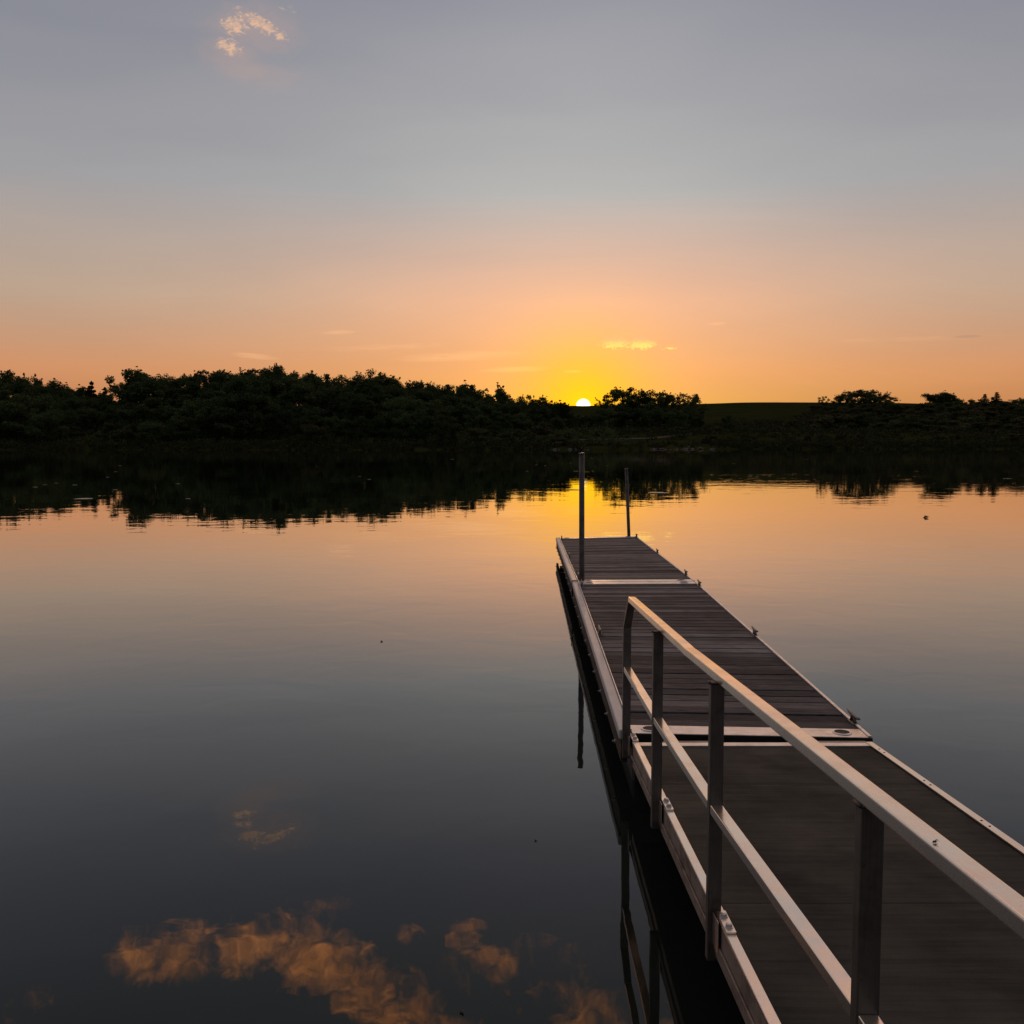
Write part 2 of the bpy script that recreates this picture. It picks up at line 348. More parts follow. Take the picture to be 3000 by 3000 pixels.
# the sun itself, a softened disc with its tight glare
disc = N(nt, 'ShaderNodeMapRange', interpolation_type='SMOOTHSTEP'); L.new(ang, disc.inputs[0])
disc.inputs[1].default_value = .46; disc.inputs[2].default_value = .24; disc.inputs[3].default_value = 0; disc.inputs[4].default_value = 1
skyc = mixc(nt, disc.outputs[0], skyc, (7.0, 6.0, 4.0))
bg2 = nt.nodes.new('ShaderNodeBackground'); L.new(skyc, bg2.inputs[0]); bg2.inputs[1].default_value = 1
add = nt.nodes.new('ShaderNodeAddShader'); L.new(bg.outputs[0], add.inputs[0]); L.new(bg2.outputs[0], add.inputs[1]); L.new(add.outputs[0], wout.inputs[0])
w.cycles.sampling_method = 'MANUAL'; w.cycles.sample_map_resolution = 1024

sl = bpy.data.lights.new('sun', 'SUN'); sl.energy = 0.5; sl.angle = R(.53); sl.color = (1, .48, .2)
slo = bpy.data.objects.new('sun', sl); col.objects.link(slo)
slo.rotation_euler = (-SUN).to_track_quat('-Z', 'Y').to_euler(); slo.location = (60, 200, 120)

# ------------------------------------------------------------------ terrain and water
def sstep(t):
    t = max(0.0, min(1.0, t)); return t * t * (3 - 2 * t)
def lerp(a, b, t): return a + (b - a) * t
def interp(tab, x):
    if x <= tab[0][0]: return tab[0][1]
    for (x0, y0), (x1, y1) in zip(tab, tab[1:]):
        if x <= x1: return lerp(y0, y1, (x - x0) / (x1 - x0))
    return tab[-1][1]
SKY_L = [(-200, 700), (0, 695), (33, 698), (73, 700), (90, 709), (117, 709), (127, 723), (157, 723), (166, 727), (178, 720), (193, 729), (210, 737), (220, 735), (230, 718), (248, 697), (272, 694), (288, 698), (293, 708), (302, 700), (327, 701), (350, 707), (362, 697), (390, 699), (413, 696), (430, 697), (450, 691), (467, 693), (483, 697), (505, 695), (540, 694), (567, 700), (577, 696), (607, 700), (613, 703), (640, 705), (668, 708), (691, 700), (713, 698), (730, 702), (746, 710), (766, 712), (793, 720), (813, 718), (828, 722), (846, 725), (866, 720), (893, 718), (913, 727), (923, 733), (941, 733), (963, 743), (980, 745), (993, 743), (1013, 750), (1026, 755), (1046, 756), (1063, 763), (1075, 775), (1095, 790)]
SMOOTH_L = [(-200, 706), (0, 706), (100, 716), (200, 738), (240, 716), (300, 708), (450, 702), (600, 708), (700, 709), (800, 726), (920, 737), (1000, 752), (1063, 768), (1110, 800), (1160, 830)]
def pix_x(u, Y): return (u - 966) / 1835.0 * Y
def x_pix(x, Y): return 966 + 1835.0 * x / Y
def z_pix(v, Y): return HC + (834 - v) / 1835.0 * Y
def shore(x):
    return 262 + 26 * sstep((x - 5) / 70) + 3.5 * math.sin(x * .045 + 1) + 1.6 * math.sin(x * .17) - .0002 * x * x
RIDGE = 1000.0
def z_ridge(x):
    return HC + (834 - 766.3) / 1835 * RIDGE + 3.6 * math.exp(-((x - 262) / 95) ** 2) - 1.5 * sstep((x - 330) / 150)
def terrain(x, Y):
    if Y < 60:                                       # near bank, behind the camera
        return lerp(-2.5, .62, sstep((-.4 - Y) / 1.8)) + .02 * max(0, -3 - Y)
    t = Y - shore(x)
    if t < 0: return max(-2.5, -.12 + t * .12)
    z = .75 * sstep(t / 5) - .12
    right = 4.4 * sstep(t / 48)
    ys = 345.0
    hl = max(3.0, z_pix(interp(SMOOTH_L, x_pix(x, ys)), ys) - 14.5)
    z += max(right, hl * sstep((t - 4) / 82))
    if Y > 350:                                      # the open field rises to the ridge
        s = min(1.0, (Y - 350) / (RIDGE - 350)); zr = z_ridge(x)
        z0 = terrain(x, 350)
        f = lerp(z0, zr, 1 - (1 - s) ** 1.35) if zr > z0 else lerp(z0, zr, s)
        z = min(f, HC + (zr - HC) / RIDGE * Y - .6 * (1 - s)) if zr > z0 else f
        if Y > RIDGE: z = zr - (Y - RIDGE) * .02
    z += .25 * math.sin(x * .11 + Y * .07) * sstep(t / 30) * (1 if Y < 600 else .4)
    return z
def axis(parts):
    o = []
    for a, b, st in parts: o += list(np.arange(a, b, st))
    return o + [parts[-1][1]]
xs = axis([(-6000, -2000, 1000), (-2000, -700, 130), (-700, -260, 22), (-260, 260, 3.5), (260, 700, 12), (700, 2000, 130), (2000, 6000, 1000)])
ys = axis([(-3000, -200, 700), (-200, -10, 38), (-10, 4, 1), (4, 230, 28), (230, 360, 3), (360, 980, 20), (980, 1040, 6), (1040, 2000, 120), (2000, 8000, 1500)])
vs = [(x, y, terrain(x, y)) for y in ys for x in xs]; nx = len(xs)
fs = [(j * nx + i, j * nx + i + 1, (j + 1) * nx + i + 1, (j + 1) * nx + i) for j in range(len(ys) - 1) for i in range(nx - 1)]
me = bpy.data.meshes.new('ground'); me.from_pydata(vs, [], fs); me.polygons.foreach_set('use_smooth', [True] * len(me.polygons))
gm, gnt, gb = material('field_ground'); gp = pos(gnt)
gn = noise(gnt, gp, .05, 6, .6); gr = noise(gnt, gp, 1, 4, .6, (.012, .16, 1)); gf = noise(gnt, gp, .7, 5, .65)
gc = ramp(gnt, gn, [(.3, (.020, .027, .010)), (.7, (.038, .043, .016))])
gc = mixc(gnt, .7, gc, ramp(gnt, gr, [(.35, (.7, .72, .7)), (.65, (1.2, 1.18, 1.1))]), 'MULTIPLY')
gc = mixc(gnt, .7, gc, ramp(gnt, gf, [(.3, (.6, .62, .6)), (.7, (1.25, 1.2, 1.15))]), 'MULTIPLY')
gnt.links.new(gc, gb.inputs['Base Color']); gb.inputs['Roughness'].default_value = .95; gb.inputs['Specular IOR Level'].default_value = .0
bump(gnt, gb, gf, .8, .3)
tag(link('ground', me, gm), kind='structure')
me = bpy.data.meshes.new('water'); me.from_pydata([(-3000, -3, 0), (3000, -3, 0), (3000, 340, 0), (-3000, 340, 0)], [], [(0, 1, 2, 3)])
tag(link('water', me, M['water']), kind='structure')

def on_ground(u, v, lo=240, hi=1000):                # first hit of a view ray with the terrain (authoring helper)
    d = ray(u * K, v * K); Y = lo
    while Y < hi:
        p = Vector((0, 0, HC)) + d * (Y / d.y)
        if p.z <= terrain(p.x, Y): return p
        Y += .5
    return p
def strip(name, pts, width, mat):
    m = MB(); P = []
    for i, p in enumerate(pts):
        t = (pts[min(i + 1, len(pts) - 1)] - pts[max(i - 1, 0)]); t.z = 0; t.normalize(); n_ = Vector((-t.y, t.x, 0))
        a, b_ = p - n_ * width / 2, p + n_ * width / 2
        za = terrain(a.x, a.y) + .10; zb = terrain(b_.x, b_.y) + .10
        P += [(a.x, a.y, za), (b_.x, b_.y, zb)]
    m.add(P, [(2 * i, 2 * i + 1, 2 * i + 3, 2 * i + 2) for i in range(len(pts) - 1)])
    return tag(m.build(name, mat), kind='structure')
def subdiv(pts, n=8):
    o = []
    for a, b_ in zip(pts, pts[1:]): o += [a.lerp(b_, k / n) for k in range(n)]
    return o + [pts[-1]]
strip('path', subdiv([on_ground(u, v) for u, v in ((1040, 837), (1070, 832.5), (1100, 830), (1160, 829), (1235, 827), (1270, 823), (1310, 819.5), (1365, 817))]), 2.2, M['path'])

# ------------------------------------------------------------------ vegetation
def leaves(centres, radii, per, size, seed, flat=.75):
    g = np.random.default_rng(seed); V_ = []; 
    for c, r, n in zip(centres, radii, per):
        d = g.normal(size=(n, 3)); d /= np.linalg.norm(d, axis=1)[:, None]
        rr = r * (g.random(n) ** .5)[:, None]
        p = np.array(c) + d * rr * np.array([1, 1, flat])
        a = g.normal(size=(n, 3)); a /= np.linalg.norm(a, axis=1)[:, None]
        b = np.cross(a, g.normal(size=(n, 3))); b /= np.linalg.norm(b, axis=1)[:, None]
        s = size * (.55 + .9 * g.random(n))[:, None]
        V_.append(np.stack([p - a * s, p + b * s * .55, p + a * s, p - b * s * .55], 1).reshape(-1, 3))
    return np.concatenate(V_)
def leaf_mesh(name, v, mat):
    me = bpy.data.meshes.new(name); n = len(v) // 4
    me.from_pydata(v.tolist(), [], np.arange(n * 4).reshape(n, 4).tolist())
    me.materials.append(mat); return me
def broadleaf(seed, H, W, kind='full'):
    """unit tree of height H, crown width W: returns crown mesh, trunk mesh"""
    g = random.Random(seed); m = MB(); cs = []; rs = []; pn = []
    base = {'full': .07, 'open': .26, 'tall': .10, 'shrub': .02}[kind] * H
    lean = Vector((g.uniform(-.06, .06), g.uniform(-.06, .06), 1))
    r0 = H * .020
    top = lean * (H * .8)
    m.tube([(0, 0, -.8), lean * (H * .2), lean * (H * .45), top], [r0 * 1.3, r0, r0 * .7, r0 * .22], 7)
    nl = {'full': 15, 'open': 10, 'tall': 13, 'shrub': 9}[kind]
    for i in range(nl):
        t = g.uniform(.0, 1); z0 = lerp(base, H * .72, t); a = i * 2.4 + g.uniform(-.4, .4)
        if kind == 'tall': rad = W / 2 * (.95 - .45 * abs(t - .4)) * g.uniform(.6, 1)
        else: rad = W / 2 * math.sin(math.pi * lerp(.28, .86, t)) * g.uniform(.62, 1.08)
        z1 = min(H * .97, z0 + H * g.uniform(.12, .28))
        p0 = lean * z0; p2 = Vector((lean.x * z1 + math.cos(a) * rad, lean.y * z1 + math.sin(a) * rad, z1)); p1 = p0.lerp(p2, .5) + Vector((0, 0, -H * .02))
        m.tube([p0, p1, p2], [r0 * .5, r0 * .32, r0 * .08], 5, False)
        k = 4 if kind == 'open' else 6
        for j in range(k):
            q = p0.lerp(p2, g.uniform(.5, 1.08)) + Vector((g.gauss(0, W * .055), g.gauss(0, W * .055), g.gauss(0, H * .035)))
            r = W * g.uniform(.085, .15) * (1 if kind != 'open' else .9)
            q.z = min(q.z, H - r * .6)
            cs.append(q[:]); rs.append(r)
    for j in range(7 if kind != 'open' else 4):       # the leader's own clumps
        r = W * g.uniform(.08, .14); q = lean * (H * g.uniform(.72, .95)) + Vector((g.gauss(0, W * .07), g.gauss(0, W * .07), 0)); q.z = min(q.z, H - r * .5)
        cs.append(q[:]); rs.append(r)
    for j in range(30):                               # sprigs that break the outline
        i0 = g.randrange(len(cs)); c = Vector(cs[i0]); d = (c - lean * H * .5); d.z *= .8; d.normalize(); q = c + d * rs[i0] * g.uniform(.9, 1.5)
        if q.z < base: q.z = base + .2
        cs.append(q[:]); rs.append(W * g.uniform(.02, .045))
    dens = {'full': 50, 'open': 44, 'tall': 48, 'shrub': 60}[kind]
    pn = [max(6, int(dens * (r / (W * .08)) ** 1.6)) for r in rs]
    v = leaves(cs, rs, pn, .215 * (H / 12) ** .5, seed)
    return v, m
def conifer(seed, H, W):
    g = random.Random(seed); m = MB(); m.tube([(0, 0, -.5), (0, 0, H * .5), (0, 0, H * .97)], [H * .018, H * .011, H * .002], 7)
    cs = []; rs = []
    n = 11
    for i in range(n):
        t = i / (n - 1); z = lerp(H * .12, H * .95, t); rr = W / 2 * (1 - t) ** .8 + .12; k = max(3, int(8 * (1 - t) + 2))
        for j in range(k):
            a = 2 * math.pi * j / k + i * .7 + g.uniform(-.25, .25); L_ = rr * g.uniform(.75, 1.15)
            tip = Vector((math.cos(a) * L_, math.sin(a) * L_, z - L_ * .18 + L_ * .22))
            m.tube([(0, 0, z), tip], [H * .004, .01], 4, False)
            for q in (.35, .62, .85, 1.0):
                cs.append((Vector((0, 0, z)).lerp(tip, q))[:]); rs.append(max(.16, W * .10 * (1.25 - q * .75)))
    cs.append((0, 0, H * .98)); rs.append(.14)
    v = leaves(cs, rs, [34] * len(cs), .24, seed, .8)
    return v, m
VAR = {}
def variant(key, fn, mat):
    v, m = fn
    me = leaf_mesh('crown', v, mat)
    t = m.build('trunk', M['bark'], smooth=True); tm = t.data; bpy.data.objects.remove(t)
    VAR[key] = (me, tm, float(v[:, 2].max()))
for i in range(6): variant(('full', i), broadleaf(100 + i, 12, 9.2 + .5 * i, 'full'), M['leaf'])
for i in range(3): variant(('tall', i), broadleaf(200 + i, 13, 7.0, 'tall'), M['leaf'])
for i in range(4): variant(('open', i), broadleaf(300 + i, 12, 8.5, 'open'), M['leaf'])
for i in range(3): variant(('shrub', i), broadleaf(400 + i, 4, 4.6, 'shrub'), M['scrub'])
for i in range(2): variant(('fir', i), conifer(500 + i, 11, 5.2), M['needle'])
def tree(name, key, x, y, z, top, label, group=None, wide=1.0, cat='tree', rot=None):
    crown, trunk, h = VAR[key]
    s = (top - z) / h
    r = empty(name, (x, y, z)); r.rotation_euler.z = rnd.uniform(0, 6.28) if rot is None else rot
    r.scale = (s * wide, s * wide, s)
    for nm, me_ in (('trunk', trunk), ('crown', crown)):
        o = bpy.data.objects.new(nm, me_); col.objects.link(o); o.parent = r
    return tag(r, label, cat, group)
def pick(kinds):
    k = rnd.choice(kinds); n = sum(1 for a in VAR if a[0] == k); return (k, rnd.randrange(n))

# --- the wooded bank on the left: skyline row first, each tree as tall as the photograph's outline there
GL = 'trees of the wooded bank'
SK_LAB = 'dark broadleaf tree whose crown forms the uneven skyline of the wooded bank'
FR_LAB = 'dark broadleaf tree standing in the shadowed lower slope of the wooded bank'
def top_at(u): return interp(SKY_L, u)
feat = [  # u, skyline v, Y, key, wide, label
    (528, 686, 352, ('full', 2), .75, 'small rounded treetop standing highest above the wooded skyline'),
    (178, 719, 340, ('fir', 0), .9, 'spiky conifer top in the dip of the wooded skyline'),
    (203, 731, 346, ('fir', 1), .8, 'smaller conifer beside the spiky one in the dip of the skyline'),
    (941, 721, 356, ('open', 1), .95, 'lone round-crowned tree near the right end of the wooded skyline'),
    (250, 696, 338, ('open', 0), 1.0, 'feathery tall tree just right of the dip in the wooded skyline'),
    (277, 693, 342, ('open', 2), .95, 'second feathery tree right of the skyline dip, slightly taller crown'),
    (703, 697, 346, ('full', 4), 1.05, 'broad crowned tree making the last high hump of the wooded skyline'),
    (880, 717, 350, ('full', 1), 1.0, 'bushy tree between the last hump and the lone round-crowned tree'),
    (1005, 744, 350, ('open', 3), .9, 'thin see-through tree on the low tail of the wooded skyline'),
    (1040, 755, 350, ('shrub', 1), 1.1, 'low leafy bush nearest the sun on its left'),
    (985, 744, 350, ('open', 1), .8, 'sparse small tree left of the thin see-through one'),
]
for u, v, Y, key, wd, lab in feat:
    x = pix_x(u, Y); z = terrain(x, Y)
    tree('conifer' if key[0] == 'fir' else ('bush' if key[0] == 'shrub' else 'tree'), key, x, Y, z, z_pix(v, Y), lab, None, wd, 'bush' if key[0] == 'shrub' else 'tree')
u = -60.0
while u < 1055:
    Y = rnd.uniform(336, 356); x = pix_x(u, Y); z = terrain(x, Y)
    near = min(top_at(u + d) for d in (-9, 0, 9)); far_ = max(top_at(u + d) for d in (-14, 0, 14))
    v = lerp(near, far_, rnd.uniform(.35, 1.0)) + rnd.uniform(0, 5)
    top = z_pix(v, Y); h = top - z
    if h > 3:
        key = pick(['full', 'full', 'full', 'tall', 'open']) if h > 6.5 else pick(['shrub'])
        wd = 1.0 if h > 9 else 1.25
        tree('tree', key, x, Y, z, top, SK_LAB, GL, min(1.5, wd * rnd.uniform(.85, 1.1)))
    u += rnd.uniform(15, 25)
for row, (Y0, step, drop) in enumerate(((325, 40, (5, 20)), (308, 43, (14, 42)), (292, 45, (30, 66)), (279, 46, (52, 92)))):
    u = -40 + row * 9.0
    while u < 1075:
        Y = Y0 + rnd.uniform(-6, 6); x = pix_x(u, Y); z = terrain(x, Y)
        v = max(top_at(u - 18), top_at(u), top_at(u + 18)) + rnd.uniform(*drop)
        v = min(v, 815)
        top = z_pix(v, Y); h = top - z
        if Y > shore(x) + 5 and h > 2.2:
            big = h > 6
            key = pick(['full', 'full', 'tall', 'full']) if big else pick(['shrub'])
            if not big: tree('bush', key, x, Y, z, top, 'dark rounded bush at the foot of the wooded bank', 'bushes at the foot of the wooded bank', rnd.uniform(1, 1.4), 'bush')
            else: tree('tree', key, x, Y, z, min(top, z + 15), FR_LAB, GL, rnd.uniform(1.1, 1.5))
        u += step * rnd.uniform(.8, 1.2)
# two paler trees that stand out at the water's edge
for u, vt, lab in ((595, 797, 'paler rounded tree by the water below the middle of the wooded bank'), (838, 781, 'paler upright tree by the water right of the rounded pale one')):
    Y = 268; x = pix_x(u, Y); z = terrain(x, Y)
    o = tree('tree', ('full', 3) if u < 700 else ('tall', 1), x, Y, z, z_pix(vt, Y), lab, None, 1.5 if u < 700 else 1.15)
    mm = VAR[('full', 3) if u < 700 else ('tall', 1)][0].copy(); mm.materials.clear(); mm.materials.append(M['scrub'])
    [c for c in o.children if c.name.startswith('crown')][0].data = mm

# --- right of the sun: the lit row, then single trees and scrub
ROW = [(1140, 745, .7), (1159, 739, .75), (1176, 730, .95), (1195, 737, .9), (1211, 733.5, 1.0), (1227, 735, .9), (1243, 740, .8), (1257, 737, .7), (1280, 740.5, .85), (1308, 743, .95)]
rl = ['tallest ragged tree of the row right of the sun', 'small twiggy tree nearest the sun on its right', 'small ragged tree beside the twiggy one right of the sun',
      'round-topped tree at the right end of the row beside the sun', 'small round tree second from the right end of the row beside the sun']
for i, (u, v, wd) in enumerate(ROW):
    Y = 405 + rnd.uniform(-10, 10); x = pix_x(u, Y); z = terrain(x, Y) - .2
    lab = {0: rl[1], 1: rl[2], 2: rl[0], 9: rl[3], 8: rl[4]}.get(i, 'leafy see-through tree in the middle of the row right of the sun')
    top = z_pix(v, Y)
    tree('tree', ('open', (i * 3 + 1) % 4), x, Y, z, top, lab, 'row of trees right of the sun', wd * 1.35)
for u, v, wd in ((1150, 768, 1.2), (1185, 764, 1.3), (1222, 762, 1.3), (1252, 766, 1.2), (1290, 772, 1.1), (1170, 790, 1.3), (1215, 788, 1.3), (1262, 785, 1.2), (1312, 780, .9), (1135, 800, 1.3), (1095, 800, 1.4), (1110, 812, 1.3), (1066, 771, 1.3), (1080, 778, 1.4), (1094, 782, 1.4), (1107, 780, 1.4), (1120, 776, 1.3), (1132, 772, 1.2), (1072, 798, 1.5), (1122, 802, 1.5), (1298, 772, 1.1), (1318, 782, 1.1), (1275, 770, 1.1), (1205, 766, 1.3), (1236, 768, 1.3)):
    Y = 372 + rnd.uniform(-22, 16); x = pix_x(u, Y); z = terrain(x, Y)
    tree('tree', pick(['full', 'full', 'tall']), x, Y, z, max(z_pix(v, Y), z + 3), 'dark leafy tree filling the low bank below the sun and the row right of it', 'trees on the low bank below the sun', wd * 1.1)
Y = 362; x = pix_x(1369, Y); z = terrain(x, Y)
tree('bush', ('full', 0), x, Y, z, z_pix(779, Y), 'dark rounded bush alone in front of the open field', None, 1.05, 'bush')
FAR = [(1549, 748, .9, 'open', 'small twiggy tree at the left end of the far clump on the ridge line'), (1570, 757, 1.4, 'open', 'low sparse tree in the left part of the far clump on the ridge line'), (1594, 737, 1.5, 'open', 'airy tree with sky showing under its crown in the far clump'),
       (1617, 737, 1.5, 'open', 'airy tree with sky showing under its crown in the far clump'), (1640, 735, 1.5, 'open', 'airy tree with sky showing under its crown in the far clump'), (1668, 739, 1.5, 'open', 'airy tree at the right end of the far clump on the ridge line'),
       (1716, 764, 1.2, 'shrub', 'low bush on the ridge line right of the far clump'), (1776, 737, 1.75, 'full', 'big dense dark tree right of the far clump'), (1757, 747, 1.4, 'full', 'dense dark tree against the left side of the big dense one'), (1797, 749, 1.4, 'full', 'dense dark tree against the right side of the big dense one'),
       (1822, 752, 1.5, 'open', 'small rounded tree between the big dense tree and the conifers'), (1853, 744, 1.7, 'fir', 'left conifer of the pair near the right frame edge'), (1875, 740, 1.7, 'fir', 'taller right conifer of the pair near the right frame edge'),
       (1838, 757, 1.5, 'full', 'low broad tree left of the pair of conifers'), (1896, 757, 1.5, 'full', 'low broad tree just right of the pair of conifers'), (1918, 750, 1.5, 'full', 'rounded tree at the right edge of the picture'), (1950, 748, 1, 'full', 'broad tree cut by the right edge of the picture')]
FAR += [(u, v, wd, kd, 'rounded dark tree in the crowded clump at the right end of the far ridge') for u, v, wd, kd in ((1765, 741, 1.5, 'full'), (1788, 742, 1.5, 'full'), (1808, 757, 1.6, 'full'), (1830, 755, 1.3, 'tall'), (1846, 751, 1.3, 'tall'), (1865, 749, 1.3, 'tall'), (1885, 756, 1.5, 'full'), (1905, 754, 1.5, 'full'), (1928, 752, 1.6, 'full'))]
FAR += [(u, v, 1.45, 'open', 'airy tree with sky showing under its crown in the far clump') for u, v in ((1583, 745), (1606, 738), (1630, 737), (1654, 738))]
for i, (u, v, wd, kd, lab) in enumerate(FAR):
    Y = 545 + rnd.uniform(-12, 12); x = pix_x(u, Y); z = terrain(x, Y) - .2
    n = sum(1 for a in VAR if a[0] == kd)
    tree('conifer' if kd == 'fir' else ('bush' if kd == 'shrub' else 'tree'), (kd, i % n), x, Y, z, max(z + 2.5, z_pix(v, Y)), lab, 'airy trees of the far clump' if lab.startswith('airy tree with') else ('rounded trees at the right end of the far ridge' if lab.startswith('rounded dark tree in') else None), wd, 'bush' if kd == 'shrub' else 'tree')
# scrub trees below them, down to the water
for Y0, u0, u1, step, vlo, vhi in ((520, 1535, 1990, 19, 760, 771), (470, 1500, 1990, 24, 768, 783), (410, 1440, 1990, 28, 780, 797), (355, 1350, 1990, 30, 795, 812), (312, 1340, 1990, 34, 812, 826), (345, 1120, 1350, 26, 800, 816)):
    u = u0
    while u < u1:
        Y = Y0 + rnd.uniform(-14, 14); x = pix_x(u, Y); z = terrain(x, Y)
        v = rnd.uniform(vlo, vhi) + (10 * sstep((1560 - u) / 120) if 1380 < u < 1560 else 0)
        top = z_pix(v, Y)
        if Y > shore(x) + 4:
            top = max(top, z + (rnd.uniform(4.0, 6.8) if u > 1560 and Y > 335 else 1.6))
            tall = top - z > 6
            tree('tree' if tall else 'bush', pick(['full', 'tall']) if tall else pick(['shrub']), x, Y, z, top,
                 'dark leafy tree in the scrub on the right-hand far bank' if tall else 'dark low bush in the scrub on the right-hand far bank', 'scrub on the right-hand far bank', rnd.uniform(1.5, 2.2), 'tree' if tall else 'bush')
        u += step * rnd.uniform(.75, 1.25)
# uncountable undergrowth along the far shore
cs = []; rs = []; pn = []
x = -215.0
while x < 205:
    for k in range(7):
        Y = shore(x) + rnd.uniform(.2, 16); r = rnd.uniform(.5, 1.7)
        open_ = 18 < x < 62 or 8 < x < 16
        if open_ and rnd.random() < .75: continue
        cs.append((x + rnd.uniform(-1, 1), Y, terrain(x, Y) + r * .35)); rs.append(r); pn.append(int(34 * r))
    x += 1.25
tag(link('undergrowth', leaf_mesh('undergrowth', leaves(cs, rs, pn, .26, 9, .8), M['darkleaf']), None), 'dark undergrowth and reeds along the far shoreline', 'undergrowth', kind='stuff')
cs = []; rs = []; pn = []
for k in range(9000):
    Y = rnd.uniform(290, 575); x = rnd.uniform(15, 330)
    if Y < shore(x) + 3: continue
    u = x_pix(x, Y); z = terrain(x, Y); v = 834 - (z - HC) / Y * 1835
    if u > 2000 or u < 1085: continue
    if u < 1350 and (Y > 400 or v > 832 + 6 * math.sin(u * .13)): continue
    if 1325 < u < 1560 and v < 800 - 30 * sstep((u - 1480) / 80): continue
    if v < 771 : continue
    if rnd.random() < .35: continue
    r = rnd.uniform(.7, 1.9) * (1 + (Y - 290) / 400)
    cs.append((x, Y, z + r * .5)); rs.append(r); pn.append(int(18 * r))
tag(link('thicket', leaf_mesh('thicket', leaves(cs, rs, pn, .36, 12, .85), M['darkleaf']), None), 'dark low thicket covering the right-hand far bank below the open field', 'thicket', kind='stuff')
# the same low growth covering the slope under the trees
cs = []; rs = []; pn = []
for k in range(3600):
    Y = rnd.uniform(268, 362); x = rnd.uniform(-225, 34)
    if Y < shore(x) + 6: continue
    r = rnd.uniform(.6, 1.6) * (1 + .9 * sstep((Y - 325) / 20)); cs.append((x, Y, terrain(x, Y) + r * .4)); rs.append(r); pn.append(int(16 * r))
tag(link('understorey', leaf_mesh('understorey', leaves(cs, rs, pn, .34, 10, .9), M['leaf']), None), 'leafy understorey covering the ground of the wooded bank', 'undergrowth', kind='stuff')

# pale stones along the waterline
def rock_mesh(seed):
    g = random.Random(seed); bm = bmesh.new(); bmesh.ops.create_icosphere(bm, subdivisions=2, radius=.5)
    for v in bm.verts:
        v.co *= 1 + g.uniform(-.16, .16); v.co.z *= .62; v.co.x *= 1.2
    me = bpy.data.meshes.new('shore_rock'); bm.to_mesh(me); bm.free(); me.materials.append(M['rock']); return me
rocks = [rock_mesh(i) for i in range(5)]
for k in range(64):
    u = rnd.uniform(1225, 1345) if k < 40 else rnd.uniform(1045, 1112)
    Y = 280; x = pix_x(u, Y); Y = shore(x) + abs(rnd.gauss(0, 1.5)) + .3; x = pix_x(u, Y)
    o = bpy.data.objects.new('shore_rock', rocks[k % 5]); col.objects.link(o); s = rnd.uniform(.35, 1.05)
    o.location = (x, Y, terrain(x, Y) + .12 * s); o.scale = (s, s, s * rnd.uniform(.7, 1.1)); o.rotation_euler.z = rnd.uniform(0, 6.28)
    if k < 40: tag(o, 'pale rock in the stony waterline below the row of trees right of the sun', 'rock', 'rocks along the waterline right of the sun')
    else: tag(o, 'pale rock in the short stony stretch of waterline directly below the sun', 'rock', 'rocks along the waterline below the sun')

# ------------------------------------------------------------------ dock
FL, FR_ = at(1628, 1577, 18.17), at(1864, 1571, 18.17)
SL, SR = at(1676, 1706, 12.0), at(2038, 1704, 12.0)
NL, NR = at(1814, 2148, 5.85), at(2556, 2162, 5.85)
class Sec:
    """one dock section: a runs across (metres from the left edge), b along (0 near .. 1 far), c up from the deck"""
    def __init__(s, nl, nr, fl, fr):
        s.q = (nl, nr, fl, fr); s.W = ((nr - nl).length + (fr - fl).length) / 2; s.L = ((fl - nl).length + (fr - nr).length) / 2
    def P(s, a, b, c=0):
        nl, nr, fl, fr = s.q; t = a / s.W
        p = nl.lerp(nr, t).lerp(fl.lerp(fr, t), b); return Vector((p.x, p.y, p.z + c))
    def box(s, m, a0, a1, l0, l1, c0, c1):             # l in metres along
        b0, b1 = l0 / s.L, l1 / s.L
        m.hexa([s.P(a0, b0, c0), s.P(a1, b0, c0), s.P(a1, b1, c0), s.P(a0, b1, c0), s.P(a0, b0, c1), s.P(a1, b0, c1), s.P(a1, b1, c1), s.P(a0, b1, c1)])
